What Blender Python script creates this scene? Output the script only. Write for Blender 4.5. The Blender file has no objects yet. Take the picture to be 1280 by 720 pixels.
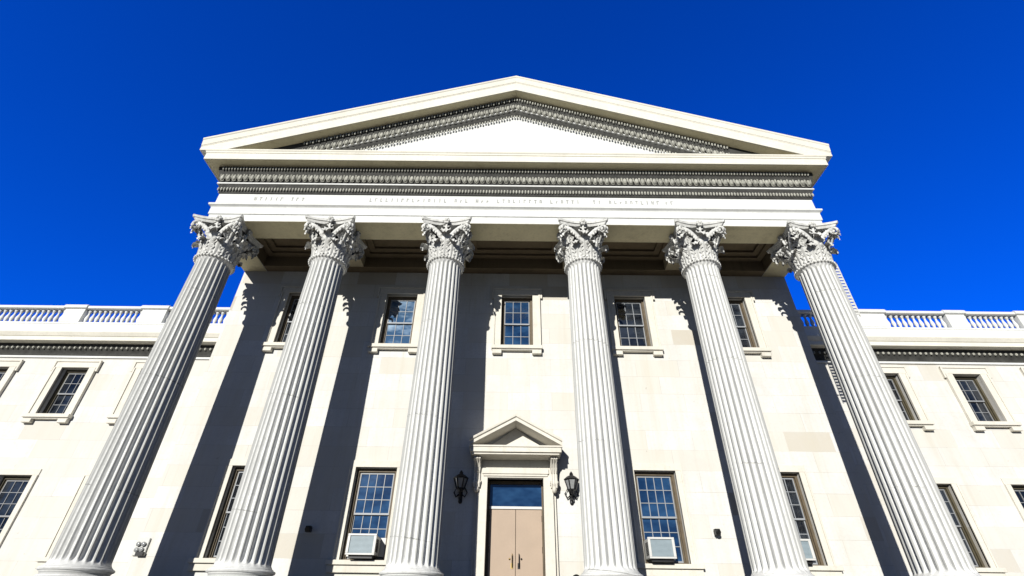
import bpy, math, random
from mathutils import Matrix, Vector
random.seed(7)
R = math.radians
scene = bpy.context.scene
col = scene.collection
EYE = 1.6                      # eye height: everything below is laid out from eye level and raised by EYE at the end
W = 2.35                       # plane of the main wall (columns stand on y = 0)
WL, WR = 4.05, 3.75            # planes of the two wings
TOP = 11.17                    # underside of the architrave
FLOOR = 0.5                    # portico floor
GROUND = -EYE

# ------------------------------------------------------------------ materials
def new_mat(name):
    m = bpy.data.materials.new(name); m.use_nodes = True
    nt = m.node_tree
    return m, nt, nt.nodes['Principled BSDF']

def N(nt, kind, **kw):
    n = nt.nodes.new(kind)
    for k, v in kw.items():
        if k in n.inputs: n.inputs[k].default_value = v
        else: setattr(n, k, v)
    return n

def mixc(nt, fac, a, b, blend='MIX'):
    n = nt.nodes.new('ShaderNodeMix'); n.data_type = 'RGBA'; n.blend_type = blend
    def put(sock, v):
        if hasattr(v, 'links') or hasattr(v, 'is_linked'): nt.links.new(v, sock)
        elif isinstance(v, (int, float)): sock.default_value = v
        else: sock.default_value = (*v, 1)
    put(n.inputs[0], fac); put(n.inputs[6], a); put(n.inputs[7], b)
    return n.outputs[2]

def ramp(nt, src, p0, p1, c0=(0, 0, 0), c1=(1, 1, 1)):
    n = nt.nodes.new('ShaderNodeValToRGB')
    n.color_ramp.elements[0].position = p0; n.color_ramp.elements[1].position = p1
    n.color_ramp.elements[0].color = (*c0, 1); n.color_ramp.elements[1].color = (*c1, 1)
    nt.links.new(src, n.inputs[0]); return n.outputs[0]

def noise(nt, vec, scale, detail=5, rough=.6):
    n = N(nt, 'ShaderNodeTexNoise', Scale=scale, Detail=detail, Roughness=rough)
    nt.links.new(vec, n.inputs['Vector']); return n.outputs['Fac']

def coords(nt, scale=(1, 1, 1), rot=(0, 0, 0), loc=(0, 0, 0), world=False):
    if world:
        g = nt.nodes.new('ShaderNodeNewGeometry'); out = g.outputs['Position']
    else:
        t = nt.nodes.new('ShaderNodeTexCoord'); out = t.outputs['Object']
    mp = nt.nodes.new('ShaderNodeMapping')
    mp.inputs['Scale'].default_value = scale; mp.inputs['Rotation'].default_value = rot; mp.inputs['Location'].default_value = loc
    nt.links.new(out, mp.inputs[0]); return mp.outputs[0]

def stone(name, base, dirt=(.30, .27, .20), dirt_amt=.5, streak=.35, grime_shade=0.0, grime_shade_col=(.05, .05, .045), rough=.75, bump=.25, joints=False, joint_h=None):
    m, nt, b = new_mat(name)
    v = coords(nt, world=True)
    vs = coords(nt, scale=(3.2, 3.2, .22), world=True)
    c = mixc(nt, ramp(nt, noise(nt, v, 1.3), .35, .75), base, tuple(x * .86 for x in base))
    c = mixc(nt, ramp(nt, noise(nt, v, 14, 6), .5, .8), c, tuple(x * .8 for x in base))
    if joints:
        # ashlar: courses and blocks in the x-z plane, each block a slightly different tone
        sw = nt.nodes.new('ShaderNodeSeparateXYZ'); nt.links.new(v, sw.inputs[0])
        ad = nt.nodes.new('ShaderNodeMath'); ad.operation = 'ADD'
        nt.links.new(sw.outputs[0], ad.inputs[0]); nt.links.new(sw.outputs[1], ad.inputs[1])
        cb = nt.nodes.new('ShaderNodeCombineXYZ'); nt.links.new(ad.outputs[0], cb.inputs[0]); nt.links.new(sw.outputs[2], cb.inputs[1])
        bt = N(nt, 'ShaderNodeTexBrick', Scale=1.0)
        bt.inputs['Brick Width'].default_value = 1.45; bt.inputs['Row Height'].default_value = .61
        bt.inputs['Mortar Size'].default_value = .011; bt.inputs['Mortar Smooth'].default_value = 1.0; bt.inputs['Bias'].default_value = 0
        bt.inputs['Color1'].default_value = (0, 0, 0, 1); bt.inputs['Color2'].default_value = (1, 1, 1, 1); bt.inputs['Mortar'].default_value = (.5, .5, .5, 1)
        bt.offset = .5; nt.links.new(cb.outputs[0], bt.inputs['Vector'])
        c = mixc(nt, ramp(nt, bt.outputs['Color'], .25, .95), c, (base[0]*.88, base[1]*.855, base[2]*.80))
        c = mixc(nt, ramp(nt, bt.outputs['Color'], .93, 1.0), c, (base[0]*.70, base[1]*.64, base[2]*.55))
        mj = nt.nodes.new('ShaderNodeMath'); mj.operation = 'MULTIPLY'; mj.inputs[1].default_value = .5
        nt.links.new(bt.outputs['Fac'], mj.inputs[0])
        # joints fade in and out along the courses
        jn = nt.nodes.new('ShaderNodeMath'); jn.operation = 'MULTIPLY'
        nt.links.new(mj.outputs[0], jn.inputs[0]); nt.links.new(ramp(nt, noise(nt, v, .9, 4), .3, .62), jn.inputs[1])
        c = mixc(nt, jn.outputs[0], c, (.33, .29, .22))
        # yellowish seepage stains and small chips
        c = mixc(nt, ramp(nt, noise(nt, vs, .9, 7, .7), .48, .85, (0, 0, 0), (.6, .6, .6)), c, (base[0]*.76, base[1]*.71, base[2]*.58))
        c = mixc(nt, ramp(nt, noise(nt, v, .7, 8, .75), .50, .72, (0, 0, 0), (.5, .5, .5)), c, (base[0]*.80, base[1]*.79, base[2]*.76))
        c = mixc(nt, ramp(nt, noise(nt, v, 5.5, 3), .70, .76, (0, 0, 0), (.4, .4, .4)), c, (.36, .32, .25))
    st = ramp(nt, noise(nt, vs, 1.6, 6), .52, .85)
    ms = nt.nodes.new('ShaderNodeMath'); ms.operation = 'MULTIPLY'; ms.inputs[1].default_value = streak
    nt.links.new(st, ms.inputs[0]); c = mixc(nt, ms.outputs[0], c, dirt)
    pt = ramp(nt, noise(nt, v, .55, 7, .7), .55, .82)
    md = nt.nodes.new('ShaderNodeMath'); md.operation = 'MULTIPLY'; md.inputs[1].default_value = dirt_amt
    nt.links.new(pt, md.inputs[0]); c = mixc(nt, md.outputs[0], c, dirt)
    if name == 'column_marble':
        sz = nt.nodes.new('ShaderNodeSeparateXYZ'); nt.links.new(v, sz.inputs[0])
        wob = nt.nodes.new('ShaderNodeMath'); wob.operation = 'MULTIPLY_ADD'; wob.inputs[1].default_value = .02
        nt.links.new(noise(nt, v, 9, 3), wob.inputs[0]); nt.links.new(sz.outputs[2], wob.inputs[2])
        ix = nt.nodes.new('ShaderNodeMath'); ix.operation = 'MULTIPLY_ADD'; ix.inputs[1].default_value = .137
        nt.links.new(sz.outputs[0], ix.inputs[0]); nt.links.new(wob.outputs[0], ix.inputs[2])
        pp = nt.nodes.new('ShaderNodeMath'); pp.operation = 'PINGPONG'; pp.inputs[1].default_value = 1.45
        nt.links.new(ix.outputs[0], pp.inputs[0])
        jf = nt.nodes.new('ShaderNodeMath'); jf.operation = 'MULTIPLY'
        nt.links.new(ramp(nt, pp.outputs[0], .006, .016, (.8, .8, .8), (0, 0, 0)), jf.inputs[0]); nt.links.new(ramp(nt, noise(nt, v, 2.3, 3), .42, .6), jf.inputs[1])
        c = mixc(nt, jf.outputs[0], c, (.25, .25, .23))
        c = mixc(nt, ramp(nt, noise(nt, v, 8, 3), .70, .75, (0, 0, 0), (.5, .5, .5)), c, (.36, .35, .32))
    if grime_shade:  # concave creases darkened: crevice shade painted in together with dirt
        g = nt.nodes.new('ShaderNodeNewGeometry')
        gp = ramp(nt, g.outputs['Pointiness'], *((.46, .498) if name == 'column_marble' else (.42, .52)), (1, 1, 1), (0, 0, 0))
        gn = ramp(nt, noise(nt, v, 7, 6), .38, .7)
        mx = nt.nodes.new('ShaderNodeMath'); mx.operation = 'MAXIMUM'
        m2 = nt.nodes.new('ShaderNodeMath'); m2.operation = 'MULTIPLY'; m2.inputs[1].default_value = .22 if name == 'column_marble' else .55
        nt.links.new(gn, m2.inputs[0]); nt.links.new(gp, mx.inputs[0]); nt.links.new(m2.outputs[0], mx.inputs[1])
        m3 = nt.nodes.new('ShaderNodeMath'); m3.operation = 'MULTIPLY'; m3.inputs[1].default_value = grime_shade
        nt.links.new(mx.outputs[0], m3.inputs[0]); c = mixc(nt, m3.outputs[0], c, grime_shade_col)
    nt.links.new(c, b.inputs['Base Color']); b.inputs['Roughness'].default_value = rough
    b.inputs['Specular IOR Level'].default_value = .25
    bp = N(nt, 'ShaderNodeBump', Strength=bump, Distance=.02)
    nt.links.new(noise(nt, v, 22, 8, .7), bp.inputs['Height']); nt.links.new(bp.outputs[0], b.inputs['Normal'])
    return m

def plain(name, c, rough=.5, metal=0, var=.12, scale=6, bump=0, spec=.4):
    m, nt, b = new_mat(name)
    v = coords(nt, world=True)
    k = mixc(nt, ramp(nt, noise(nt, v, scale), .3, .75), c, tuple(x * (1 - var) for x in c))
    nt.links.new(k, b.inputs['Base Color']); b.inputs['Roughness'].default_value = rough; b.inputs['Metallic'].default_value = metal
    b.inputs['Specular IOR Level'].default_value = spec
    if bump:
        bp = N(nt, 'ShaderNodeBump', Strength=bump, Distance=.01)
        nt.links.new(noise(nt, v, 40, 6), bp.inputs['Height']); nt.links.new(bp.outputs[0], b.inputs['Normal'])
    return m

def glass(name, tint, bright, amount):
    # window panes: a dark room behind old wavy glass, sky reflections and pale blinds painted into the colour
    m, nt, b = new_mat(name)
    v = coords(nt, world=True)
    vb = coords(nt, scale=(.8, .8, 1.6), world=True)
    f = ramp(nt, noise(nt, vb, 1.1, 3), .42, .62)
    mm = nt.nodes.new('ShaderNodeMath'); mm.operation = 'MULTIPLY'; mm.inputs[1].default_value = amount
    nt.links.new(f, mm.inputs[0])
    c = mixc(nt, mm.outputs[0], tint, bright)
    nt.links.new(c, b.inputs['Base Color']); b.inputs['Roughness'].default_value = .06
    b.inputs['IOR'].default_value = 1.75; b.inputs['Specular IOR Level'].default_value = .6
    bp = N(nt, 'ShaderNodeBump', Strength=.18, Distance=.02)
    nt.links.new(noise(nt, v, 2.5, 2), bp.inputs['Height']); nt.links.new(bp.outputs[0], b.inputs['Normal'])
    return m

M = {}
M['wall'] = stone('ashlar_stone', (.80, .795, .76), dirt=(.54, .49, .39), dirt_amt=.32, streak=.25, joints=True)
M['wing'] = stone('wing_stone', (.80, .795, .765), dirt=(.50, .45, .36), dirt_amt=.22, streak=.20, joints=True)
M['column'] = stone('column_marble', (.835, .84, .815), dirt=(.42, .42, .41), dirt_amt=.22, streak=.34, grime_shade=.62, grime_shade_col=(.20, .205, .195), bump=.3)  # flute hollows darkened, painting their shade along with the grime
M['capital'] = stone('capital_marble', (.84, .84, .80), dirt=(.2, .2, .18), dirt_amt=.3, streak=.2, grime_shade=.6, grime_shade_col=(.035, .035, .03), bump=.4)
M['soot_shade'] = plain('black_soot_and_shade', (.075, .075, .068), .85, var=.6, scale=5, bump=.4)  # near-black base that paints recess shade together with soot
M['trim'] = stone('white_trim_stone', (.82, .83, .80), dirt=(.42, .40, .33), dirt_amt=.22, streak=.18, bump=.15)
M['cream'] = stone('cream_cornice_paint', (.86, .83, .72), dirt=(.45, .40, .26), dirt_amt=.15, streak=.15, bump=.1)
M['soffit'] = stone('stained_bounce_soffit', (.80, .73, .49), dirt=(.3, .24, .12), dirt_amt=.6, streak=.3, bump=.2)  # yellow base paints in warm ground bounce; the dirt noise is staining
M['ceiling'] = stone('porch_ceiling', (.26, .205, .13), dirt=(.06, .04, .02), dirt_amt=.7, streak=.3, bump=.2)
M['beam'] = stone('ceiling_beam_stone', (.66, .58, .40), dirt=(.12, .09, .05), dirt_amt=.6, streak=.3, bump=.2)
M['grime_shade'] = stone('sooty_shaded_moulding', (.58, .575, .50), dirt=(.06, .06, .055), dirt_amt=.8, streak=.5, grime_shade=.9, grime_shade_col=(.03, .03, .028), bump=.4)
M['surround'] = stone('window_surround_stone', (.80, .765, .67), dirt=(.42, .36, .26), dirt_amt=.25, streak=.3, bump=.2)
M['frame'] = plain('brown_frame_paint', (.15, .115, .07), .6, var=.4, bump=.2)
M['frame_dark'] = plain('dark_frame_paint', (.10, .085, .05), .6, var=.4, bump=.2)
M['sash_grey'] = plain('grey_sash_paint', (.30, .31, .32), .5, var=.2, bump=.1)
M['sash'] = plain('white_sash_paint', (.36, .38, .40), .5, var=.15, bump=.1)
M['glass'] = glass('window_glass', (.006, .008, .013), (.08, .10, .13), .35)
M['glass_blue'] = glass('blue_window_glass', (.008, .03, .085), (.03, .09, .2), .8)
M['glass_pale'] = glass('pale_window_glass', (.04, .10, .20), (.38, .52, .68), .9)
M['door'] = plain('tan_door_paint', (.47, .36, .265), .55, var=.12, scale=1.5, bump=.1)
M['iron'] = plain('black_iron', (.012, .012, .013), .4, var=.3)
M['brass'] = plain('brass', (.45, .33, .14), .35, 1)
M['lampglass'] = plain('lantern_glass', (.35, .36, .36), .15, var=.3, spec=.8)
M['ac'] = plain('air_conditioner_casing', (.70, .70, .67), .45, var=.1)
M['acgrille'] = plain('air_conditioner_grille', (.34, .42, .46), .5, var=.15)
M['black'] = plain('black_plastic', (.015, .015, .016), .45, var=.2)
M['whiteplastic'] = plain('white_plastic', (.7, .7, .66), .45)
M['letter'] = plain('weathered_bronze', (.54, .55, .53), .6, var=.5, scale=3)
M['roof'] = plain('roof_metal', (.30, .30, .29), .6, bump=.2)
M['hinge'] = plain('dark_steel', (.08, .06, .05), .5, .6)

def paving():
    m, nt, b = new_mat('pavement_concrete')
    v = coords(nt, world=True)
    bt = N(nt, 'ShaderNodeTexBrick', Scale=1.0); bt.offset = 0
    bt.inputs['Brick Width'].default_value = 1.5; bt.inputs['Row Height'].default_value = 1.5; bt.inputs['Mortar Size'].default_value = .012
    bt.inputs['Color1'].default_value = (.21, .18, .125, 1); bt.inputs['Color2'].default_value = (.17, .145, .10, 1); bt.inputs['Mortar'].default_value = (.12, .10, .08, 1)
    nt.links.new(v, bt.inputs['Vector'])
    c = mixc(nt, ramp(nt, noise(nt, v, 2.2, 8), .4, .8), bt.outputs['Color'], (.24, .20, .14))
    nt.links.new(c, b.inputs['Base Color']); b.inputs['Roughness'].default_value = .85
    return m
M['paving'] = paving()
M['floor'] = plain('dark_floor_stone', (.10, .09, .07), .8, var=.3, bump=.2)
M['grass'] = plain('lawn', (.07, .09, .03), .9, var=.5, scale=3, bump=.5)
M['asphalt'] = plain('asphalt', (.05, .05, .052), .9, var=.3, scale=9, bump=.4)

# ------------------------------------------------------------------ mesh builder
class MB:
    def __init__(s): s.v = []; s.f = []; s.mi = []; s.cur = 0
    def add(s, vs, fs, mat=None):
        o = len(s.v)
        s.v += [tuple(mat @ Vector(p)) if mat else tuple(p) for p in vs]
        s.f += [tuple(i + o for i in f) for f in fs]; s.mi += [s.cur] * len(fs)
    def quad(s, a, b, c, d): s.add([a, b, c, d], [(0, 1, 2, 3)])
    def box(s, x0, x1, y0, y1, z0, z1, mat=None):
        vs = [(x, y, z) for z in (z0, z1) for y in (y0, y1) for x in (x0, x1)]
        s.add(vs, [(0, 2, 3, 1), (4, 5, 7, 6), (0, 1, 5, 4), (2, 6, 7, 3), (0, 4, 6, 2), (1, 3, 7, 5)], mat)
    def lathe(s, prof, n=24, mat=None, a0=0, a1=2 * math.pi, cap=True):
        vs = []; fs = []
        for r, z in prof:
            for k in range(n):
                a = a0 + (a1 - a0) * k / n
                vs.append((r * math.cos(a), r * math.sin(a), z))
        for i in range(len(prof) - 1):
            for k in range(n):
                k2 = (k + 1) % n
                fs.append((i * n + k, i * n + k2, (i + 1) * n + k2, (i + 1) * n + k))
        if cap:
            fs.append(tuple(range(n - 1, -1, -1))); fs.append(tuple((len(prof) - 1) * n + k for k in range(n)))
        s.add(vs, fs, mat)
    def tube(s, pts, r, n=8):
        pts = [Vector(p) for p in pts]; rs = r if isinstance(r, (list, tuple)) else [r] * len(pts)
        vs = []; fs = []
        for i, p in enumerate(pts):
            t = (pts[min(i + 1, len(pts) - 1)] - pts[max(i - 1, 0)]).normalized()
            up = Vector((0, 0, 1)) if abs(t.z) < .9 else Vector((1, 0, 0))
            a = t.cross(up).normalized(); b = t.cross(a)
            for k in range(n):
                q = 2 * math.pi * k / n
                vs.append(p + (a * math.cos(q) + b * math.sin(q)) * rs[i])
        for i in range(len(pts) - 1):
            for k in range(n):
                fs.append((i * n + k, i * n + (k + 1) % n, (i + 1) * n + (k + 1) % n, (i + 1) * n + k))
        fs.append(tuple(range(n))); fs.append(tuple((len(pts) - 1) * n + k for k in range(n - 1, -1, -1)))
        s.add(vs, fs)
    def ball(s, c, rx, ry, rz, n=8, m=5):
        vs = []; fs = []
        for i in range(m + 1):
            p = math.pi * i / m - math.pi / 2
            for k in range(n):
                a = 2 * math.pi * k / n
                vs.append((c[0] + rx * math.cos(p) * math.cos(a), c[1] + ry * math.cos(p) * math.sin(a), c[2] + rz * math.sin(p)))
        for i in range(m):
            for k in range(n):
                fs.append((i * n + k, i * n + (k + 1) % n, (i + 1) * n + (k + 1) % n, (i + 1) * n + k))
        s.add(vs, fs)
    def prism(s, poly, y0, y1):
        n = len(poly)
        s.add([(x, y0, z) for x, z in poly] + [(x, y1, z) for x, z in poly],
              [tuple(range(n)), tuple(range(2 * n - 1, n - 1, -1))] + [(k, n + k, n + (k + 1) % n, (k + 1) % n) for k in range(n)])
    def ring(s, prof, hx, yf, yb, closed=True):
        # a moulding profile (out, z) carried round a front and two flanks with mitred corners; path x = +-hx, front y = yf, flanks run back to yb
        n = len(prof); vs = []; fs = []
        for o, z in prof:
            vs += [(-hx - o, yb, z), (-hx - o, yf - o, z), (hx + o, yf - o, z), (hx + o, yb, z)]
        for i in range(n if closed else n - 1):
            j = (i + 1) % n
            for k in range(3): fs.append((i * 4 + k, i * 4 + k + 1, j * 4 + k + 1, j * 4 + k))
        if closed:
            fs.append(tuple(i * 4 for i in range(n))); fs.append(tuple(i * 4 + 3 for i in range(n - 1, -1, -1)))
        s.add(vs, fs)
    def run(s, prof, x0, x1, yf, closed=True):
        # straight horizontal moulding, profile (out, z)
        n = len(prof)
        vs = [(x0, yf - o, z) for o, z in prof] + [(x1, yf - o, z) for o, z in prof]
        fs = [(i, n + i, n + (i + 1) % n, (i + 1) % n) for i in range(n)] + [tuple(range(n)), tuple(range(2 * n - 1, n - 1, -1))]
        s.add(vs, fs)
    def build(s, name, mat, parent=None, smooth=False, loc=(0, 0, 0), rotz=0, bevel=0):
        me = bpy.data.meshes.new(name); me.from_pydata(s.v, [], s.f)
        import bmesh
        bm = bmesh.new(); bm.from_mesh(me); bmesh.ops.recalc_face_normals(bm, faces=bm.faces); bm.to_mesh(me); bm.free()
        for q in (mat if isinstance(mat, (list, tuple)) else [mat]): me.materials.append(M[q])
        if isinstance(mat, (list, tuple)): me.polygons.foreach_set('material_index', s.mi)
        if smooth:
            for p in me.polygons: p.use_smooth = True
            if smooth != 'all': me.set_sharp_from_angle(angle=R(38))
        o = bpy.data.objects.new(name, me); col.objects.link(o); o.parent = parent; o.location = loc; o.rotation_euler.z = rotz
        if bevel:
            b = o.modifiers.new('edge', 'BEVEL'); b.width = bevel; b.segments = 2; b.limit_method = 'ANGLE'
        return o

def empty(name, loc=(0, 0, 0), label=None, cat=None, group=None, rotz=0):
    o = bpy.data.objects.new(name, None); col.objects.link(o); o.location = loc; o.rotation_euler.z = rotz
    tag(o, label, cat, group); return o
def tag(o, label=None, cat=None, group=None, kind=None):
    if label: o['label'] = label
    if cat: o['category'] = cat
    if group: o['group'] = group
    if kind: o['kind'] = kind
    return o
def copy_tree(o, parent, loc):
    c = o.copy(); col.objects.link(c); c.parent = parent; c.location = loc
    for ch in o.children:
        d = ch.copy(); col.objects.link(d); d.parent = c
        for g in ch.children:
            e = g.copy(); col.objects.link(e); e.parent = d
    return c

B = empty('classical_building', label='white stone classical building with a six column portico and balustraded side wings', cat='building')

# ------------------------------------------------------------------ columns
CX = (-9.9, -6.15, -2.27, 2.27, 6.15, 9.9)
def shaft_mesh(z0, z1, r0, r1):
    mb = MB(); nf = 24; per = 8
    zs = [0, .02, .05, .09, .14, .2] + [.2 + (1 - .2 - .14) * k / 22 * 1.0 for k in range(1, 1)]
    H = z1 - z0
    lv = [0, .05, .09, .13, .18, .26] + [.26 + (H - .26 - .2) * k / 20 for k in range(1, 21)] + [H - .15, H - .11, H - .07, H - .04, H]
    vs = []; n = nf * per
    for z in lv:
        t = z / H
        r = r0 + (r1 - r0) * (t * .55 + .45 * t * t) if t > .25 else r0 + (r1 - r0) * (t * .55 + .45 * t * t)
        a_end = min(max((z - .06) / .14, 0), 1); b_end = min(max((H - .05 - z) / .12, 0), 1)
        d = .088 * math.sqrt(max(0, 1 - (1 - min(a_end, b_end)) ** 2))
        flare = .045 * max(0, 1 - z / .10) ** 2 + .035 * max(0, 1 - (H - z) / .08) ** 2
        for k in range(n):
            a = 2 * math.pi * k / n; q = (k % per) / per          # 0..1 in one flute; fillet near 0
            w = 0
            if .12 < q < .88 or q in (.125, .875):
                u = (q - .5) / .38; w = math.sqrt(max(0, 1 - u * u))
            rr = r + flare - d * w * (r / .6)
            vs.append((rr * math.cos(a), rr * math.sin(a), z0 + z))
    fs = []
    for i in range(len(lv) - 1):
        for k in range(n): fs.append((i * n + k, i * n + (k + 1) % n, (i + 1) * n + (k + 1) % n, (i + 1) * n + k))
    mb.add(vs, fs); return mb
SH0, SH1 = 1.0, 9.66
def leaf(mb, ang, r_base, z_base, h, w, curl, lean=.0, tipw=.55):
    # one acanthus leaf: rises against the bell, lobed edges, tip curled outwards and down
    nu, nv = 27, 10
    path = []
    for i in range(nu + 1):
        u = i / nu
        if u < .72:
            t = u / .72; z = h * .86 * t; o = .035 + lean * t + curl * .25 * t ** 3
        else:
            t = (u - .72) / .28; a = t * math.pi * 1.12
            rad = curl * .42
            o = .035 + lean + curl * .25 + rad * (1 - math.cos(a)) ; z = h * .86 + rad * 1.0 * math.sin(a)
        path.append((o, z))
    vs = []; fs = []
    for i, (o, z) in enumerate(path):
        u = i / nu
        ww = w * (.62 + .55 * math.sin(min(u, .8) / .8 * math.pi * .62)) if u < .72 else w * (1.13 - (1.13 - tipw) * ((u - .72) / .28) ** 1.3)
        lob = 1 - .46 * (abs(math.sin(u * math.pi * 4.5)) ** 1.5 if u > .08 else 0)
        for j in range(nv + 1):
            v = -1 + 2 * j / nv
            x = v * ww * .5 * (1 - (1 - lob) * min(1, max(0, (abs(v) - .35) / .4)))
            groove = .022 * math.cos(v * math.pi * 2.5) * (1 - .4 * abs(v)) + .05 * (1 - abs(v)) ** 2 * .6 + .03 * abs(v) ** 4 * (.3 + u)
            r = r_base + o + groove
            rr = math.hypot(r, x)
            # droop the lobes of the curled tip
            zz = z - (.10 * h * abs(v) ** 2 * max(0, (u - .5)))
            vs.append((r * math.cos(ang) - x * math.sin(ang), r * math.sin(ang) + x * math.cos(ang), z_base + zz))
    m = nv + 1
    for i in range(nu):
        for j in range(nv): fs.append((i * m + j, i * m + j + 1, (i + 1) * m + j + 1, (i + 1) * m + j))
    mb.add(vs, fs)

def capital_parts():
    z0 = SH1; H = TOP - SH1
    cap = MB()
    # astragal with beads, then the bell
    cap.lathe([(.52, z0 - .02), (.575, z0), (.595, z0 + .035), (.575, z0 + .07), (.515, z0 + .085)], 40)
    cap.cur = 1  # bell in the dark slot: shade of the hollows painted in with dirt
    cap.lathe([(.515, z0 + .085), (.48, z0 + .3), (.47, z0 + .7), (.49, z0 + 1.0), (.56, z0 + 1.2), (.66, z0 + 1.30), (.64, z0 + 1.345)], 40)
    cap.cur = 0
    for k in range(36):
        a = 2 * math.pi * k / 36
        cap.ball((.592 * math.cos(a), .592 * math.sin(a), z0 + .035), .036, .036, .042, 6, 4)
    for k in range(8): leaf(cap, k * math.pi / 4 + math.pi / 8, .50, z0 + .08, .56, .38, .24)
    for k in range(8): leaf(cap, k * math.pi / 4, .50, z0 + .12, .86 if k % 2 == 0 else .92, .40, .26 if k % 2 == 0 else .34, .06)
    # stalks that carry the volutes
    for k in range(4):
        c0 = math.pi / 4 + k * math.pi / 2
        for s in (-1, 1):
            pts = []
            for i in range(9):
                t = i / 8
                a = c0 + s * (.60 * (1 - t) ** .8 + .06); r = .55 + .36 * t ** 1.8
                pts.append((r * math.cos(a), r * math.sin(a), z0 + .62 + .62 * t ** .8))
            cap.tube(pts, [.10 - .04 * i / 8 for i in range(9)], 8)
            for i in range(1, 8):
                t = i / 8; p = pts[i]
                for dz, rr in ((-.085, .042), (.07, .03)):
                    cap.ball((p[0] * (1.03 + .03 * (i % 2)), p[1] * (1.03 + .03 * (i % 2)), p[2] + dz), rr, rr, rr * 1.3, 6, 4)
            # inner helix curling to the middle of each face
            pts = []
            ca = c0 + s * math.pi / 4
            for i in range(15):
                t = i / 14; q = t * 4.6
                rad = .11 * (1 - .62 * t)
                px = -s * (.17 - .0) + s * (.0 + .07) + (-s) * -rad * math.sin(q) ; pz = z0 + 1.15 + rad * math.cos(q)
                ro = .64 + .03 * t
                pts.append((ro * math.cos(ca) - px * math.sin(ca), ro * math.sin(ca) + px * math.cos(ca), pz))
            cap.tube(pts, .026, 6)
    # flower on the middle of each abacus side
    for k in range(4):
        a = k * math.pi / 2
        for j in range(6):
            q = j * math.pi / 3
            rr = .74; px = .07 * math.cos(q); pz = z0 + H - .09 + .085 * math.sin(q)
            cap.ball((rr * math.cos(a) - px * math.sin(a), rr * math.sin(a) + px * math.cos(a), pz), .055, .055, .05, 6, 4)
        cap.ball((.78 * math.cos(a), .78 * math.sin(a), z0 + H - .09), .05, .05, .05, 6, 4)
        pts = [( (.57 + .12 * t) * math.cos(a), (.57 + .12 * t) * math.sin(a), z0 + .85 + .5 * t) for t in (0, .3, .6, 1)]
        cap.tube(pts, .04, 6)
    # abacus: concave sides, clipped corners, two steps
    ab = MB()
    def outline(hw, cut, sag):
        pts = []
        for k in range(4):
            a = k * math.pi / 2 - math.pi / 2
            for i in range(13):
                t = -1 + 2 * i / 12
                x = t * (hw - cut); y = hw - sag * (1 - t * t)
                # side facing direction a
                pts.append((y * math.cos(a) - x * math.sin(a), y * math.sin(a) + x * math.cos(a)))
        return pts
    levels = [(z0 + H - .175, .76, .05, .17), (z0 + H - .10, .80, .05, .17), (z0 + H - .095, .785, .05, .17), (z0 + H - .08, .83, .05, .17), (z0 + H - .002, .85, .05, .17)]
    vs = []; fs = []; n = 52
    for z, hw, cut, sag in levels: vs += [(x, y, z) for x, y in outline(hw, cut, sag)]
    for i in range(len(levels) - 1):
        for k in range(n): fs.append((i * n + k, i * n + (k + 1) % n, (i + 1) * n + (k + 1) % n, (i + 1) * n + k))
    fs.append(tuple(range(n - 1, -1, -1))); fs.append(tuple((len(levels) - 1) * n + k for k in range(n)))
    ab.add(vs, fs)
    # corner volute (built once at 45 degrees, turned for the others)
    vol = MB()
    for s in (-1, 1):
        pts = []; rs = []
        for i in range(26):
            t = i / 25; q = -1.2 + t * 9.0
            rad = .17 * (1 - .80 * t)
            pts.append((.93 + rad * math.sin(q) * 1.0, s * (.035 + .035 * t), z0 + 1.14 + rad * math.cos(q)))
            rs.append(.05 * (1 - .5 * t))
        vol.tube(pts, rs, 7)
        vol.ball((.93, s * .07, z0 + 1.14), .05, .04, .05, 6, 4)
    leaf(vol, 0, .66, z0 + .70, .36, .30, .20, .12)
    return cap, ab, vol

def base_mesh():
    mb = MB()
    prof = [(.69, .0), (.77, .03), (.80, .09), (.77, .155), (.70, .175), (.70, .195), (.665, .215), (.655, .25), (.675, .275), (.68, .29), (.715, .305), (.73, .335), (.715, .365), (.67, .38), (.67, .40), (.645, .41)]
    s = (SH0 - FLOOR - .13) / .41
    mb.lathe([(r, FLOOR + .13 + z * s) for r, z in prof], 56)
    return mb
cap_mb, ab_mb, vol_mb = capital_parts()
shaft_mb = shaft_mesh(SH0, SH1, .60, .515)
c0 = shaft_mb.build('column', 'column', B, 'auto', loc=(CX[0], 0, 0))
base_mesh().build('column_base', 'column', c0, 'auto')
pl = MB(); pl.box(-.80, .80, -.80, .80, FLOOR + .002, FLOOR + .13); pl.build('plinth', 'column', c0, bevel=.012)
cap_mb.build('capital', ['capital', 'soot_shade'], c0, 'all')
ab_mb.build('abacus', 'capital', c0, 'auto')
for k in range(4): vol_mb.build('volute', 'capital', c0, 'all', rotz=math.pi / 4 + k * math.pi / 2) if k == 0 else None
v0 = [o for o in c0.children if o.name.startswith('volute')][0]
for k in range(1, 4):
    d = v0.copy(); col.objects.link(d); d.parent = c0; d.rotation_euler.z = math.pi / 4 + k * math.pi / 2
for x in CX[1:]:
    copy_tree(c0, B, (x, 0, 0))

# ------------------------------------------------------------------ entablature
HX, YF, YB = 10.45, -.52, 15.0
ent = MB()
ent.ring([(0, TOP), (0, TOP + .29), (.035, TOP + .295), (.035, TOP + .60), (.06, TOP + .63), (.12, TOP + .67), (.12, TOP + .74), (.0, TOP + .76), (0, 12.44), (-.9, 12.44), (-.9, TOP)], HX, YF, W - .002)
E_ = ent.build('entablature', 'trim', B, bevel=.008)
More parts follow.
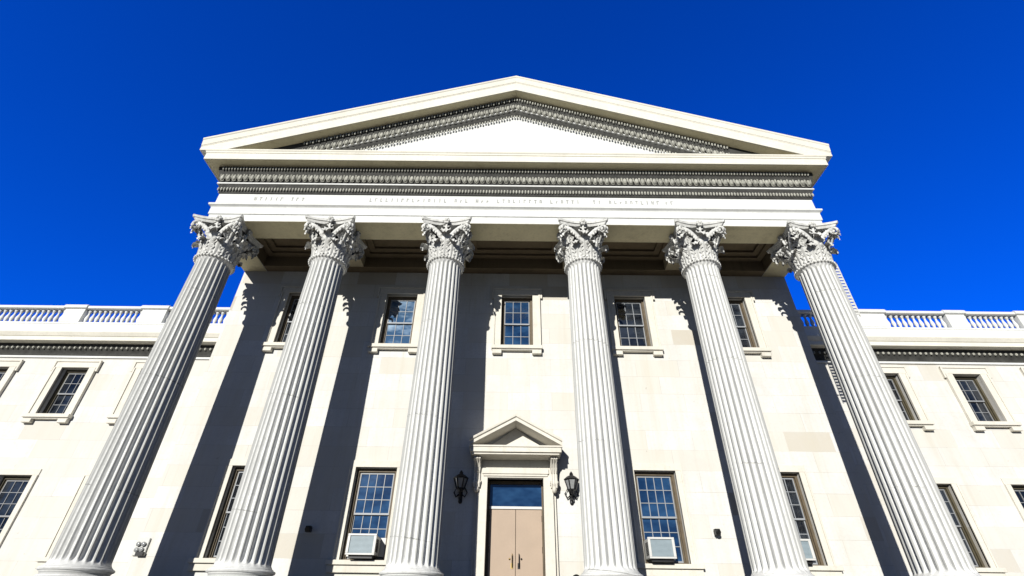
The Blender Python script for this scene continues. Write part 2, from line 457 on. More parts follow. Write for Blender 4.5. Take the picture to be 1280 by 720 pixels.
# side entablature above the flank walls of the main block
for s in (-1, 1):
    fl = MB(); fl.box(min(s * 10.44, s * 9.6), max(s * 10.44, s * 9.6), W + .002, YB, TOP, 13.9)
    fl.build('flank_frieze', 'trim', E_)
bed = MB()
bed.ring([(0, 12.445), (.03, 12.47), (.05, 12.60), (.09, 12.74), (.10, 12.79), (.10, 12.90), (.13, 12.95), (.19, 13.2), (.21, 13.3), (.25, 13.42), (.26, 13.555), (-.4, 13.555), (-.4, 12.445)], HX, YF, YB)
P_ = .212
def eggs(mb, x0, x1, yf, zfun, oscale=1.0, slope=0):
    n = max(1, round((x1 - x0) / P_))
    for i in range(n):
        x = x0 + (x1 - x0) * (i + .5) / n
        z = zfun(x)
        # egg in its shell
        mb.ball((x, yf - .205, z + 13.07), .066, .06, .13, 7, 5)
        mb.tube([(x - .092, yf - .22, z + 13.21), (x - .088, yf - .215, z + 13.05), (x - .045, yf - .18, z + 12.94), (x, yf - .17, z + 12.92), (x + .045, yf - .18, z + 12.94), (x + .088, yf - .215, z + 13.05), (x + .092, yf - .22, z + 13.21)], .016, 4)
        # leaf row above
        for q in (-.25, .25):
            mb.ball((x + q * P_, yf - .285, z + 13.44), .036, .04, .09, 6, 4)
        # small leaf row below
        for q in (-.25, .25):
            mb.ball((x + q * P_, yf - .085, z + 12.60), .036, .035, .085, 6, 4)
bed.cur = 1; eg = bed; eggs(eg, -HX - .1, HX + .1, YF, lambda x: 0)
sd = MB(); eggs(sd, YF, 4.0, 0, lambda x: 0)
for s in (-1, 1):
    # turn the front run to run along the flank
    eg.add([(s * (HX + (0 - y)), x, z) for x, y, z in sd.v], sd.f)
bed.build('bed_moulding', ['soot_shade', 'grime_shade'], E_, 'auto')
fil = MB()
fil.ring([(.10, 12.80), (.145, 12.81), (.15, 12.865), (.10, 12.88)], HX, YF, YB)
fil.build('fillet', 'trim', E_)
# worn raised letters on the frieze, too weathered to read
def glyph(x, z, h, k):
    ins = MB(); w = h * .62; t = h * .17; y0, y1 = YF - .012, YF - .0005
    z = z + random.uniform(-.006, .006)
    def v(q, a=0, b=1): ins.box(x + q * w - t / 2, x + q * w + t / 2, y0, y1, z + a * h, z + b * h)
    def hb(q, a=0, b=1): ins.box(x + a * w, x + b * w, y0 - .002, y1, z + q * h - t * .4, z + q * h + t * .4)
    if k == 0: v(.5)
    elif k == 1: v(.2); hb(.9, .2, .9)
    elif k == 2: v(.2); v(.8); hb(.5, .2, .8)
    elif k == 3: v(.5, 0, .8); hb(.92, .1, .9)
    elif k == 4: v(.25); hb(.05, .25, .9)
    elif k == 5: v(.25, .1, .9); v(.75, .1, .9); hb(.95, .3, .7)
    else: v(.3, 0, .6); hb(.55, .3, .8)
    ins.build('letter', 'letter', E_)
def word(xa, xb, skips=(), pitch=.186):
    n = int(round((xb - xa) / pitch))
    for i in range(n + 1):
        if i in skips: continue
        glyph(xa + i * pitch, 12.135, .155, random.randrange(7))
word(-9.15, -8.2); word(-7.85, -7.5)
word(-5.1, 2.2, skips=(15, 19, 23, 33)); word(2.72, 4.9, skips=(2,)); word(5.25, 5.4)
cor = MB()
cor.ring([(.255, 13.557), (.60, 13.557), (.615, 13.535), (.64, 13.535), (.64, 13.83), (.665, 13.845), (.665, 13.90), (.70, 13.95), (.70, 14.0), (-.3, 14.02), (-.3, 13.557)], HX, YF, YB)
cor.build('cornice', 'cream', E_, bevel=.006)
so = MB()
so.ring([(.262, 13.552), (.598, 13.552)], HX, YF, YB, closed=False)
so.build('cornice_soffit', 'soffit', E_)

# ------------------------------------------------------------------ pediment
SL = .363; ZA = 18.68
def T(x): return ZA - SL * abs(x)
ped = MB()                                                   # the blank white tympanum
ped.prism([(-11.0, 14.0), (11.0, 14.0), (11.0, T(11.0) - .45), (0, ZA - .45), (-11.0, T(11.0) - .45)], YF, YF + .5)
PD = ped.build('pediment', 'trim', B)
def rake(mb, prof, xe, flat_min=None, closed=True):
    # profile (out, dz below the top line) carried up both slopes, mitred at the apex
    n = len(prof); vs = []; fs = []
    for st in (-2, -1, 0, 1, 2):
        for o, dz in prof:
            xi = xe - .001 if flat_min is None else min(xe - .001, (ZA + dz - flat_min) / SL)
            xx = (0, xi, xe)[abs(st)] * (1 if st > 0 else -1)
            z = T(xx) + dz
            if flat_min is not None: z = max(z, flat_min)
            vs.append((xx, YF - o, z))
    for s in range(4):
        for i in range(n if closed else n - 1):
            j = (i + 1) % n
            fs.append((s * n + i, (s + 1) * n + i, (s + 1) * n + j, s * n + j))
    if closed:
        fs.append(tuple(range(n))); fs.append(tuple(4 * n + k for k in range(n - 1, -1, -1)))
    mb.add(vs, fs)
rk = MB()
rake(rk, [(.26, -.82), (.60, -.82), (.615, -.84), (.645, -.84), (.645, -.40), (.645, -.385), (.66, -.37), (.66, -.335), (.675, -.33), (.69, -.24), (.71, -.10), (.74, -.06), (.745, 0), (-.5, 0), (-.5, -.82)], 11.40, 14.002)
rk.build('raking_cornice', 'cream', PD, bevel=.006)
rs_ = MB(); rake(rs_, [(.262, -.825), (.598, -.825)], 10.9, closed=False); rs_.build('raking_soffit', 'soffit', PD)
rb = MB(); re_ = rb
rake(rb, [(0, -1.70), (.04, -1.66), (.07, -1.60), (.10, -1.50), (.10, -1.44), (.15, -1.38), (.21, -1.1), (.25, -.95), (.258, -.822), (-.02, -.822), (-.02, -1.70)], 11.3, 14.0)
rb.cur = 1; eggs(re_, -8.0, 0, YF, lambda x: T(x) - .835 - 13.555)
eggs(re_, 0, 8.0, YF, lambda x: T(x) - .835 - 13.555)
rb.build('raking_bed_moulding', ['soot_shade', 'grime_shade'], PD, 'auto')
rf = MB(); rake(rf, [(.10, -1.47), (.15, -1.46), (.155, -1.41), (.10, -1.40)], 11.3, 13.98); rf.build('raking_fillet', 'trim', PD)
# roof of the main block behind the pediment
ro = MB()
for s in (-1, 1):
    ro.add([(s * 11.42, YF + .5, T(11.42) - .04), (0, YF + .5, ZA - .04), (0, YB, ZA - .04), (s * 11.42, YB, T(11.42) - .04),
            (s * 11.42, YF + .5, T(11.42) - .24), (0, YF + .5, ZA - .24), (0, YB, ZA - .24), (s * 11.42, YB, T(11.42) - .24)],
           [(0, 1, 2, 3), (7, 6, 5, 4), (0, 3, 7, 4), (0, 4, 5, 1), (2, 6, 7, 3), (1, 5, 6, 2)])
ro.prism([(-10.4, 13.9), (10.4, 13.9), (10.4, T(10.4) - .25), (0, ZA - .25), (-10.4, T(10.4) - .25)], YB - .3, YB - .01)
ro.build('roof', 'roof', B)

# ------------------------------------------------------------------ portico ceiling
ce = MB()
ce.box(-9.55, 9.55, .38, W, 11.80, 12.0)
ce.box(-9.545, 9.545, W - .36, W - .003, TOP + .002, 11.798)
for a, b in zip(CX[:-1], CX[1:]):
    x0, x1 = a + .42, b - .42
    for d, z in ((.0, 11.62), (.22, 11.71)):
        for q in ((x0 + d, x0 + d + .22, .382 + d, W - .362 - d), (x1 - d - .22, x1 - d, .382 + d, W - .362 - d), (x0 + d + .22, x1 - d - .22, .382 + d, .602 + d), (x0 + d + .22, x1 - d - .22, W - .582 - d, W - .362 - d)):
            ce.box(*q, z, 11.799)
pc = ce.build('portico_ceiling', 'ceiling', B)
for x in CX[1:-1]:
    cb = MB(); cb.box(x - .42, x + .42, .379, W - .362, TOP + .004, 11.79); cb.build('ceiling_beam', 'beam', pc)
ln = MB(); ln.box(-9.546, -9.541, .378, W - .004, TOP + .003, 11.795); ln.box(9.541, 9.546, .378, W - .004, TOP + .003, 11.795); ln.box(-9.54, 9.54, .3795, .384, TOP + .005, 11.79); ln.build('beam_lining', 'ceiling', pc)
# stained undersides of the beams, ground bounce painted into their yellow
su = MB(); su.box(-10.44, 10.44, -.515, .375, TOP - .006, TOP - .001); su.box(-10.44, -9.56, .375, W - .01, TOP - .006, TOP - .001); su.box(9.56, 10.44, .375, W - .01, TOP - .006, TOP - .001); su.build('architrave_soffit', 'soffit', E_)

# ------------------------------------------------------------------ walls with openings
def wall(x0, x1, z0, z1, y, holes, depth=.30, back=None):
    mb = MB()
    xs = sorted({x0, x1} | {h[0] for h in holes} | {h[1] for h in holes})
    zs = sorted({z0, z1} | {h[2] for h in holes} | {h[3] for h in holes})
    def inside(xm, zm): return any(h[0] < xm < h[1] and h[2] < zm < h[3] for h in holes)
    for a, b in zip(xs[:-1], xs[1:]):
        for c, d in zip(zs[:-1], zs[1:]):
            if not inside((a + b) / 2, (c + d) / 2): mb.quad((a, y, c), (b, y, c), (b, y, d), (a, y, d))
    for a, b, c, d in holes:
        Y = y + depth
        mb.quad((a, y, c), (a, Y, c), (a, Y, d), (a, y, d)); mb.quad((b, y, c), (b, Y, c), (b, Y, d), (b, y, d))
        mb.quad((a, y, d), (b, y, d), (b, Y, d), (a, Y, d)); mb.quad((a, y, c), (b, y, c), (b, Y, c), (a, Y, c))
    mb.box(x0, x1, y + depth + .12, y + depth + .3, z0, z1)
    return mb
UP = dict(w=1.14, z0=8.0, z1=10.16); LO = dict(w=1.24, z0=1.42, z1=3.88)
WUP = dict(w=1.02, z0=5.98, z1=7.80); WLO = dict(w=1.08, z0=1.55, z1=3.93)
MX_UP = (-7.82, -4.16, .12, 4.30, 8.02); MX_LO = (-7.80, -4.08, 4.28, 8.0)
WX_L = (-13.42, -16.42, -19.42, -22.42); WX_R = (13.70, 16.70, 19.70, 22.70)
DOOR = (-.72, .92, FLOOR, 3.58)
def hole(x, s): return (x - s['w'] / 2, x + s['w'] / 2, s['z0'], s['z1'])
holes = [hole(x, UP) for x in MX_UP] + [hole(x, LO) for x in MX_LO] + [DOOR]
wm = wall(-10.42, 10.42, GROUND, 11.79, W, holes)
for s in (-1, 1): wm.box(min(s * 10.42, s * 10.0), max(s * 10.42, s * 10.0), W + .001, YB - .02, GROUND, TOP + .3)
wm.box(-10.0, 10.0, YB - .4, YB - .02, GROUND, 13.9)
wm.build('main_wall', 'wall', B)
for side, y, xs, sgn in (('left', WL, WX_L, -1), ('right', WR, WX_R, 1)):
    x0, x1 = sorted((sgn * 10.425, sgn * 27.0))
    wh = [hole(x, WUP) for x in xs] + [hole(x, WLO) for x in xs]
    w_ = wall(x0, x1, GROUND, 8.30, y, wh)
    xe = sgn * 27.0
    w_.box(min(xe, xe - sgn * .3), max(xe, xe - sgn * .3), y + .31, 13.0, GROUND, 8.30)
    w_.box(x0 + .5, x1 - .5, y + .7, 13.0, 8.25, 8.9)
    w_.build('wing_wall', 'wing', B)

# ------------------------------------------------------------------ windows
def make_window(s, kind, cols, rows, gl, fr='frame', surround='ear'):
    w, h = s['w'], s['z1'] - s['z0']
    hw = w / 2
    sur = MB()
    if kind == 'eared':
        a = .28; p = .075
        for sg in (-1, 1):
            sur.box(min(sg * hw, sg * (hw + a)), max(sg * hw, sg * (hw + a)), -p, .06, .0, h)
            sur.box(min(sg * (hw + a), sg * (hw + a + .07)), max(sg * (hw + a), sg * (hw + a + .07)), -p, .05, h - .16, h + a)
            sur.box(min(sg * (hw + a - .06), sg * (hw + a)), max(sg * (hw + a - .06), sg * (hw + a)), -p - .035, -p + .001, .0, h + .001)
            sur.box(min(sg * (hw + a + .01), sg * (hw + a + .08)), max(sg * (hw + a + .01), sg * (hw + a + .08)), -p - .03, -p + .002, h - .165, h + a + .001)
        sur.box(-hw - a, hw + a, -p, .06, h, h + a)
        sur.box(-hw - a - .08, hw + a + .08, -p - .035, -p + .003, h + a - .06, h + a + .012)
    else:
        a = .20; p = .035
        for sg in (-1, 1):
            sur.box(min(sg * hw, sg * (hw + a)), max(sg * hw, sg * (hw + a)), -p, .06, .0, h)
            sur.box(min(sg * (hw + a - .05), sg * (hw + a)), max(sg * (hw + a - .05), sg * (hw + a)), -p - .03, -p + .001, .0, h + .001)
        sur.box(-hw - a, hw + a, -p, .06, h, h + a)
    o = sur.build('window', 'surround', B, bevel=.008)
    sl = MB(); e = hw + .31
    if kind == 'eared':
        sl.box(-e, e, -.20, .26, -.135, -.004); sl.box(-e + .02, e - .02, -.14, .10, -.175, -.137)
        for sg in (-1, 1):
            sl.box(sg * (e - .19) - .16, sg * (e - .19) + .16, -.155, .05, -.31, -.177)
    else:
        sl.box(-e, e, -.17, .26, -.12, -.004); sl.box(-e + .03, e - .03, -.10, .05, -.30, -.122)
    sl.build('sill', 'surround', o, bevel=.012)
    f = MB(); t = .075; y0, y1 = .16, .30
    f.box(-hw + .001, -hw + t, y0, y1, .0, h - .001); f.box(hw - t, hw - .001, y0, y1, .0, h - .001)
    f.box(-hw + t, hw - t, y0, y1, h - .10, h - .001); f.box(-hw + t, hw - t, y0, y1, .0, .05)
    f.box(-hw + t, -hw + t + .035, y0 + .05, y1, .05, h - .10); f.box(hw - t - .035, hw - t, y0 + .05, y1, .05, h - .10)
    f.build('frame', fr, o)
    gx = hw - t - .036; zb, zt = .05, h - .10; zm = (zb + zt) / 2
    for lo in (True, False):
        sa = MB(); ya, yb = (.265, .30) if lo else (.215, .25)
        ya += .0; za, zc = (zb, zm + .025) if lo else (zm - .025, zt)
        st = .028
        sa.box(-gx, -gx + st, ya, yb, za, zc); sa.box(gx - st, gx, ya, yb, za, zc)
        sa.box(-gx + st, gx - st, ya, yb, za, za + .05); sa.box(-gx + st, gx - st, ya, yb, zc - .05, zc)
        for i in range(1, cols):
            x = -gx + st + (2 * gx - 2 * st) * i / cols; sa.box(x - .0095, x + .0095, ya + .002, yb - .006, za + .05, zc - .05)
        for i in range(1, rows):
            z = za + .05 + (zc - za - .1) * i / rows; sa.box(-gx + st, gx - st, ya + .004, yb - .008, z - .0095, z + .0095)
        so_ = sa.build('sash', 'sash' if fr == 'frame' else 'sash_grey', o)
        g = MB(); yy = (ya + yb) / 2 + .006; g.quad((-gx + .01, yy, za + .01), (gx - .01, yy, za + .01), (gx - .01, yy, zc - .01), (-gx + .01, yy, zc - .01))
        g.build('glass_pane', gl, o)
    return o
def put_windows(proto, xs, y, z, glasses=None):
    for i, x in enumerate(xs):
        o = proto if i == 0 else copy_tree(proto, B, (0, 0, 0))
        o.location = (x, y, z)
def window_set(s, kind, cols, rows, xs, y, gls, fr='frame'):
    cache = {}
    for x, gl in zip(xs, gls):
        if gl not in cache:
            o = make_window(s, kind, cols, rows, gl, fr); cache[gl] = o
        else: o = copy_tree(cache[gl], B, (0, 0, 0))
        o.location = (x, y, s['z0'])
window_set(UP, 'eared', 3, 2, MX_UP, W, ('glass', 'glass_pale', 'glass_blue', 'glass', 'glass'))
window_set(LO, 'plain', 4, 3, MX_LO, W, ('glass', 'glass_blue', 'glass_blue', 'glass'))
window_set(WUP, 'eared', 3, 2, WX_L, WL, ('glass',) * 4, 'frame_dark')
window_set(WLO, 'plain', 3, 3, WX_L, WL, ('glass',) * 4, 'frame_dark')
window_set(WUP, 'eared', 3, 2, WX_R, WR, ('glass',) * 4, 'frame_dark')
window_set(WLO, 'plain', 3, 3, WX_R, WR, ('glass',) * 4, 'frame_dark')

# ------------------------------------------------------------------ wing cornice and balustrade
bal = MB()
bal.lathe([(.07, 0), (.07, .05), (.045, .07), (.046, .10), (.076, .2), (.071, .27), (.04, .40), (.036, .47), (.06, .50), (.045, .52), (.07, .55), (.07, .61)], 10)
bal_me = None
for y, sgn, piers in ((WL, -1, ((13.98, 14.97), (17.28, 18.08), (20.95, 21.6), (24.0, 25.0))), (WR, 1, ((13.42, 14.70), (17.12, 17.86), (19.95, 20.65), (23.0, 24.0)))):
    xa, xb = sorted((sgn * 10.43, sgn * 27.5))
    c = MB()
    c.run([(-.35, 8.742), (.46, 8.742), (.46, 8.90), (.49, 8.92), (.56, 9.05), (.56, 9.09), (.10, 9.11), (.10, 9.16), (-.35, 9.16)], xa, xb, y)
    co = c.build('wing_cornice', 'cream', B, bevel=.006)
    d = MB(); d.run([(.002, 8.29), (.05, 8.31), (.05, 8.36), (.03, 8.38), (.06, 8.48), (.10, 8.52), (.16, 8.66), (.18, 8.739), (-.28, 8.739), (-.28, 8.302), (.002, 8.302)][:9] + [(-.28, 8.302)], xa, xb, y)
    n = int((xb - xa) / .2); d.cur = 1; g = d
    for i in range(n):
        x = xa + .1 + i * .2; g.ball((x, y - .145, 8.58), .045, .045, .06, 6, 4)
    d.build('bed_moulding', ['soot_shade', 'grime_shade'], co, 'auto')  # dark backing paints the cornice overhang's shade as well as soot
    st = MB(); st.run([(0, 8.20), (.06, 8.21), (.06, 8.285), (-.05, 8.288)], xa, xb, y); st.build('string_course', 'trim', co)
    ba = MB()
    ba.run([(.12, 9.162), (.12, 9.64), (.14, 9.66), (.14, 9.73), (-.18, 9.73), (-.18, 9.162)], xa, xb, y)
    ba.run([(.13, 10.345), (.17, 10.37), (.17, 10.46), (.12, 10.50), (-.16, 10.50), (-.20, 10.46), (-.20, 10.345)], xa, xb, y)
    for p0, p1 in piers:
        x0, x1 = sorted((sgn * p0, sgn * p1))
        ba.box(x0, x1, y - .145, y + .19, 9.732, 10.343)
        ba.run([(.18, 10.347), (.22, 10.37), (.22, 10.47), (.17, 10.525), (-.20, 10.525), (-.24, 10.47), (-.24, 10.347)], x0 - .06, x1 + .06, y)
    bo = ba.build('balustrade', 'trim', B, bevel=.006)
    edges = [10.43] + [q for p in piers for q in p] + [27.4]
    for k in range(0, len(edges), 2):
        a, b2 = edges[k], edges[k + 1]; n = max(1, round((b2 - a) / .215))
        for i in range(n):
            x = sgn * (a + (b2 - a) * (i + .5) / n)
            if bal_me is None:
                o = bal.build('baluster', 'trim', bo, 'auto'); bal_me = o
            else:
                o = bal_me.copy(); col.objects.link(o); o.parent = bo
            o.location = (x, y + .02, 9.732)

# ------------------------------------------------------------------ doorway
DX = .10
sr = MB()
for s in (-1, 1):
    i, o_ = DX + s * .82, DX + s * 1.10
    sr.box(min(i, o_), max(i, o_), W - .20, W + .30, FLOOR, 3.845)
    e = DX + s * 1.18
    sr.box(min(o_, e), max(o_, e), W - .10, W + .10, FLOOR, 3.845)
sr.box(DX - .82, DX + .82, W - .20, W + .30, 3.58, 3.70)
sr.box(DX - .95, DX + .95, W - .235, W - .199, 3.62, 3.68); sr.box(DX - .98, DX + .98, W - .265, W - .198, 3.68, 3.84)
sr.box(DX - .819, DX + .819, W - .198, W + .1, 3.701, 3.845)
sr.box(DX - 1.17, DX + 1.17, W - .07, W + .1, 3.846, 4.12)
S_ = sr.build('door_surround', 'surround', B, bevel=.01)
hd = MB()
h0 = 1.34; yf = W - .74
hd.box(DX - h0 + .06, DX + h0 - .06, yf + .06, W + .0, 4.123, 4.18); hd.box(DX - h0, DX + h0, yf, W, 4.18, 4.32); hd.box(DX - h0 - .03, DX + h0 + .03, yf - .03, W, 4.32, 4.37)
ah = 5.12
n_ = [(-h0 - .03, 4.372), (0, ah)]
for s in (-1, 1):
    def pt(o, x, dz): return (DX + s * x, yf - o, 4.372 + (ah - 4.372) * (1 - x / (h0 + .03)) + dz)
    xe = h0 + .03
    pr = [(0, 0), (0, .10), (.05, .12), (.06, .19), (-.738, .19), (-.738, 0)]
    vs = [pt(o, xe, dz) for o, dz in pr] + [pt(o, 0, dz) for o, dz in pr]
    hd.add(vs, [(k, 6 + k, 6 + (k + 1) % 6, (k + 1) % 6) for k in range(6)] + [tuple(range(6)), tuple(range(11, 5, -1))])
hd.prism([(DX - h0 + .3, 4.371), (DX + h0 - .3, 4.371), (DX, ah)], W - .05, W - .001)
hd.build('door_pediment', 'surround', S_, bevel=.008)
for s in (-1, 1):
    cn = MB(); x = DX + s * 1.13
    prof = [(.16, 4.12), (.50, 4.12), (.52, 4.05), (.40, 3.98), (.30, 3.85), (.24, 3.68), (.25, 3.52), (.31, 3.40), (.27, 3.30), (.16, 3.28)]
    vs = [(x - .10, W - o, z) for o, z in prof] + [(x + .10, W - o, z) for o, z in prof]; n = len(prof)
    cn.add(vs, [(k, n + k, n + (k + 1) % n, (k + 1) % n) for k in range(n)] + [tuple(range(n)), tuple(range(2 * n - 1, n - 1, -1))])
    for q in (-.07, 0, .07):
        cn.tube([(x + q, W - o - .012, z) for o, z in prof[1:-1]], .022, 6)
    for sx in (-1, 1):
        for cz, co_, rr in ((4.1, .34, .1), (3.42, .22, .075)):
            cn.tube([(x + sx * .105, W - co_ - rr * (1 - .7 * t / 14) * math.cos(t * .6), cz + rr * (1 - .7 * t / 14) * math.sin(t * .6)) for t in range(15)], .02, 5)
    cn.ball((x, W - .26, 3.24), .075, .10, .09, 8, 5)
    cn.build('console', 'surround', S_, 'auto')
dr = MB()
y0 = W + .235
dr.box(DOOR[0] + .001, DOOR[0] + .07, y0 - .03, W + .30, FLOOR, 3.579); dr.box(DOOR[1] - .04, DOOR[1] - .001, y0 - .03, W + .30, FLOOR, 3.579)
dr.box(DOOR[0] + .07, DOOR[1] - .04, y0 - .03, W + .30, 3.50, 3.579)
D_ = dr.build('door', 'frame', B)
tb = MB(); tb.box(DOOR[0] + .07, DOOR[1] - .04, y0 - .04, W + .28, 2.80, 2.87); tb.build('transom_bar', 'ac', D_)
tg = MB(); tg.quad((DOOR[0] + .07, y0 + .03, 2.87), (DOOR[1] - .04, y0 + .03, 2.87), (DOOR[1] - .04, y0 + .03, 3.5), (DOOR[0] + .07, y0 + .03, 3.5)); tg.build('transom_glass', 'glass_blue', D_)
xm = (DOOR[0] + DOOR[1] + .03) / 2
for s, (a, b) in ((-1, (DOOR[0] + .074, xm - .006)), (1, (xm + .006, DOOR[1] - .044))):
    lf = MB(); lf.box(a, b, y0, y0 + .05, FLOOR + .01, 2.795)
    lf.build('door_leaf', 'door', D_, bevel=.006)
    hh = MB(); hx = b - .09 if s < 0 else a + .09
    hh.tube([(hx, y0 - .002, 1.32), (hx, y0 - .06, 1.32), (hx, y0 - .07, 1.36), (hx, y0 - .07, 1.60), (hx, y0 - .06, 1.64), (hx, y0 - .002, 1.64)], .012, 6)
    hh.box(hx - .035, hx + .035, y0 - .012, y0 + .001, 1.28, 1.42)
    hh.ball((hx + s * .07, y0 - .02, 1.52), .025, .02, .025)
    hh.build('handle', 'brass' if s < 0 else 'black', D_, 'auto')
    for z in (1.75, 2.55, .75):
        hg = MB(); ex = a if s < 0 else b
        hg.tube([(ex, y0 - .012, z - .08), (ex, y0 - .012, z + .08)], .014, 6); hg.build('hinge', 'hinge', D_)

# ------------------------------------------------------------------ portico floor and steps
fl_ = MB()
fl_.box(-11.0, 11.0, -1.05, W + .2, GROUND, FLOOR)
fl_.build('portico_floor', 'floor', B)
stp = MB(); ns = 13; rise = (FLOOR - GROUND) / ns
for i in range(1, ns):
    stp.box(-8.6, 8.6, -1.05 - .33 * (ns - i), -1.05 - .33 * (ns - i - 1) - .0, GROUND, GROUND + rise * i)
stp.build('front_steps', 'floor', B)

# ------------------------------------------------------------------ things on the wall
def air_con(x, z, w, label):
    t = empty('air_conditioner', (x, W, z), label, 'air conditioner', 'window air conditioners')
    b = MB(); b.box(-w / 2, w / 2, -.36, .30, .09, .56); b.build('casing', 'ac', t, bevel=.015)
    f = MB(); f.box(-w / 2 - .02, w / 2 + .02, -.42, -.361, .07, .115); f.box(-w / 2 - .02, w / 2 + .02, -.42, -.361, .535, .585)
    f.box(-w / 2 - .02, -w / 2 + .05, -.42, -.361, .115, .535); f.box(w / 2 - .05, w / 2 + .02, -.42, -.361, .115, .535)
    f.build('front_bezel', 'ac', t, bevel=.008)
    g = MB(); g.box(-w / 2 + .05, w / 2 - .05, -.385, -.362, .115, .535)
    for k in range(14): zz = .125 + k * .029; g.box(-w / 2 + .05, w / 2 - .05, -.397, -.386, zz, zz + .013)
    g.build('grille', 'acgrille', t)
    for s in (-1, 1):
        v = MB()
        for k in range(6): v.box(min(s * w / 2, s * (w / 2 + .006)), max(s * w / 2, s * (w / 2 + .006)), -.30 + k * .05, -.28 + k * .05, .16, .48)
        v.build('side_vent', 'black', t)
    s = MB(); s.box(-w / 2 + .05, w / 2 - .05, -.33, .0, .0, .088); s.build('support_bracket', 'black', t)
    p = MB(); p.box(w / 2 + .004, w / 2 + .16, .20, .215, .09, .56); p.box(-w / 2 - .16, -w / 2 - .004, .20, .215, .09, .56); p.build('side_panel', 'whiteplastic', t)
air_con(-4.06, 1.44, .74, 'white window air conditioner left of the door, its dark slatted side showing, under blue panes')
air_con(4.06, 1.44, .68, 'white window air conditioner right of the door, in the fully visible window between columns')
air_con(7.78, 1.44, .66, 'window air conditioner half hidden behind the second column from the right')

def lantern(x, z, label):
    t = empty('wall_lantern', (x, W, z), label, 'wall lamp', 'black lanterns beside the door')
    p = MB(); p.box(-.055, .055, -.03, 0, -.25, .30); p.ball((0, -.03, .30), .06, .03, .06); p.ball((0, -.03, -.27), .06, .03, .07)
    p.build('wall_plate', 'iron', t, 'auto')
    a = MB()
    a.tube([(0, -.03, -.12), (0, -.14, -.22), (0, -.24, -.18), (0, -.26, -.06), (0, -.26, .0)], .018, 7)
    a.tube([(0, -.03, .12), (0, -.10, .02), (0, -.16, -.08), (0, -.12, -.13), (0, -.08, -.09)], .014, 6)
    a.tube([(0, -.03, .22), (0, -.12, .34), (0, -.22, .38), (0, -.26, .36)], .014, 6)
    for sx in (-1, 1): a.tube([(0, -.05, .0), (sx * .12, -.08, .09), (sx * .19, -.08, -.04), (sx * .13, -.08, -.16), (sx * .05, -.08, -.10)], .024, 6)
    a.build('bracket_arm', 'iron', t, 'all')
    c = MB(); M0 = Matrix.Translation((0, -.26, 0)) @ Matrix.Diagonal((1.45, 1.3, 1, 1))
    c.lathe([(.05, 0), (.09, .02), (.075, .05)], 6, M0); c.lathe([(.15, .30), (.16, .32), (.09, .40), (.035, .44), (.04, .47), (.008, .54)], 6, M0)
    c.lathe([(.01, -.10), (.035, -.06), (.05, .0)], 6, M0)
    for k in range(6):
        q = k * math.pi / 3
        c.tube([(.112 * math.cos(q), -.26 + .10 * math.sin(q), .04), (.20 * math.cos(q), -.26 + .178 * math.sin(q), .31)], .02, 5)
    c.build('cage', 'iron', t)
    g = MB(); g.lathe([(.068, .05), (.126, .30)], 6, M0); g.build('lamp_glass', 'lampglass', t)
lantern(-1.50, 3.22, 'black wrought iron lantern left of the door, in the shadow of the column')
lantern(1.74, 3.22, 'black wrought iron lantern right of the door, standing out against sunlit wall')

def spot(x, z, y, label, name='floodlight'):
    t = empty(name, (x, y, z), label, 'floodlight', 'small black wall floodlights')
    a = MB(); a.box(-.05, .05, -.03, 0, -.05, .05); a.tube([(0, -.03, 0), (0, -.10, .02)], .018, 6); a.build('mount', 'black', t)
    h = MB(); h.box(-.075, .075, -.20, -.08, -.08, .075); h.lathe([(.03, 0), (.075, .06)], 10, Matrix.Translation((0, -.19, 0)) @ Matrix.Rotation(R(110), 4, 'X')); h.build('lamp_head', 'black', t, bevel=.01)
spot(-5.67, 2.16, W, 'small black floodlight on the shadowed wall between the two left windows')
spot(5.74, 2.21, W, 'small black floodlight on the bright wall right of the door')
t = empty('security_light', (-10.2, W, 1.66), 'white square security light box on the wall beside the leftmost column', 'security light')
b = MB(); b.box(-.17, .17, -.06, 0, -.2, .24); b.build('back_box', 'whiteplastic', t, bevel=.02)
for dx, dz in ((-.07, .08), (.07, .08), (-.07, -.06), (.06, -.05)):
    l = MB(); l.lathe([(.055, 0), (.06, .05), (.03, .07)], 10, Matrix.Translation((dx, -.06, dz)) @ Matrix.Rotation(R(90), 4, 'X')); l.build('lamp_head', 'lampglass', t, 'auto')
b = MB(); b.box(-.04, .165, -.13, -.061, -.2, -.11); b.build('sensor', 'black', t)

# narrow ladder-like metal strip up the outer side of the last column
t = empty('cable_ladder', (10.58, .05, 8.0), 'thin white ladder-like metal strip up the right side of the rightmost column against the sky', 'cable ladder')
b = MB()
b.box(.15, .18, -.015, .015, .0, 2.1); b.box(-.02, .0, -.012, .012, .0, 2.1)
b.build('rails', 'whiteplastic', t)
b = MB()
for k in range(17): b.box(-.001, .151, -.010, .010, .05 + k * .12, .125 + k * .12)
for z in (.3, 1.9): b.box(-.3, .0, -.010, .010, z, z + .03)
b.build('rungs', 'whiteplastic', t)
t = empty('bollard', (1.62, 1.2, FLOOR), 'short black post with a rounded cap at the foot of the door surround', 'bollard')
b = MB(); b.lathe([(.10, 0), (.10, .03), (.045, .05), (.045, .44)], 16); b.build('post', 'iron', t, 'auto')
b = MB(); b.lathe([(.05, .42), (.10, .45), (.105, .50), (.08, .54), (.03, .565), (.001, .57)], 16); b.build('cap', 'iron', t, 'auto')

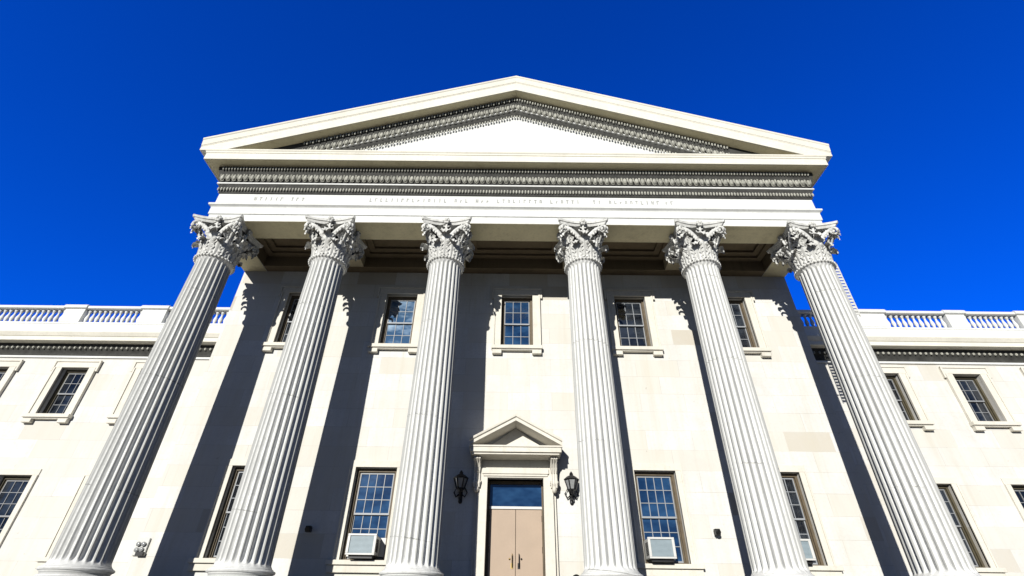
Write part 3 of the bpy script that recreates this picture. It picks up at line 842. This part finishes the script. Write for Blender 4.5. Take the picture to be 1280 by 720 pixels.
# ------------------------------------------------------------------ ground
g = MB(); g.quad((-900, -900, GROUND), (900, -900, GROUND), (900, 900, GROUND), (-900, 900, GROUND)); tag(g.build('ground', 'grass'), kind='structure')
g = MB(); g.quad((-40, -20, GROUND + .004), (40, -20, GROUND + .004), (40, 3.0, GROUND + .004), (-40, 3.0, GROUND + .004)); tag(g.build('pavement', 'paving'), kind='structure')
g = MB(); g.quad((-300, -34, GROUND + .004), (300, -34, GROUND + .004), (300, -20.15, GROUND + .004), (-300, -20.15, GROUND + .004)); tag(g.build('road', 'asphalt'), kind='structure')
g = MB(); g.box(-300, 300, -20.15, -20.0, GROUND, GROUND + .06); tag(g.build('kerb', 'paving'), kind='structure')

# raise the layout from eye level to ground level; the building keeps its root on the ground
for o in list(scene.objects):
    if o.parent is None and o is not B: o.location.z += EYE
    elif o.parent is B: o.location.z += EYE

# ------------------------------------------------------------------ camera
cd = bpy.data.cameras.new('camera'); cam = bpy.data.objects.new('camera', cd); col.objects.link(cam)
cd.sensor_fit = 'HORIZONTAL'; cd.sensor_width = 36; cd.lens = 610 / 1280 * 36; cd.clip_end = 3000
psi, th, roll = .0033964, .6051044, .0127382
cam.matrix_world = Matrix.Translation((-.0237, -12.85, EYE)) @ Matrix.Rotation(psi, 4, 'Z') @ Matrix.Rotation(math.pi / 2 + th, 4, 'X') @ Matrix.Rotation(roll, 4, 'Z')
scene.camera = cam

# ------------------------------------------------------------------ daylight
to_sun = Vector((-.328, -1, .37)).normalized()
sd = bpy.data.lights.new('sun', 'SUN'); sd.energy = 4.9; sd.angle = R(.5); sd.color = (1, .97, .91)
so_ = bpy.data.objects.new('sun', sd); col.objects.link(so_); so_.rotation_euler = (-to_sun).to_track_quat('-Z', 'Y').to_euler(); so_.location = (-20, -40, 40)
w = bpy.data.worlds.new('World'); scene.world = w; w.use_nodes = True
nt = w.node_tree; bg = nt.nodes['Background']
sk = nt.nodes.new('ShaderNodeTexSky'); sk.sky_type = 'NISHITA'; sk.sun_disc = False
sk.sun_elevation = math.asin(to_sun.z); sk.sun_rotation = math.atan2(to_sun.x, to_sun.y)
sk.altitude = 1500; sk.air_density = 1.0; sk.dust_density = .2; sk.ozone_density = 4.0
# deep polarised blue
tc = nt.nodes.new('ShaderNodeTexCoord'); sx = nt.nodes.new('ShaderNodeSeparateXYZ'); nt.links.new(tc.outputs['Generated'], sx.inputs[0])
mr = nt.nodes.new('ShaderNodeMapRange'); mr.interpolation_type = 'SMOOTHSTEP'; mr.inputs[1].default_value = -.15; mr.inputs[2].default_value = .15
nt.links.new(sx.outputs[1], mr.inputs[0])
tint = mixc(nt, mr.outputs[0], (.15, .215, .345), (.008, .56, 2.1))
c = mixc(nt, 1.0, sk.outputs[0], tint, 'MULTIPLY')
nt.links.new(c, bg.inputs['Color']); bg.inputs['Strength'].default_value = .12
scene.cycles.diffuse_bounces = 1; scene.cycles.max_bounces = 6
scene.view_settings.view_transform = 'Standard'; scene.view_settings.look = 'None'; scene.view_settings.exposure = 0
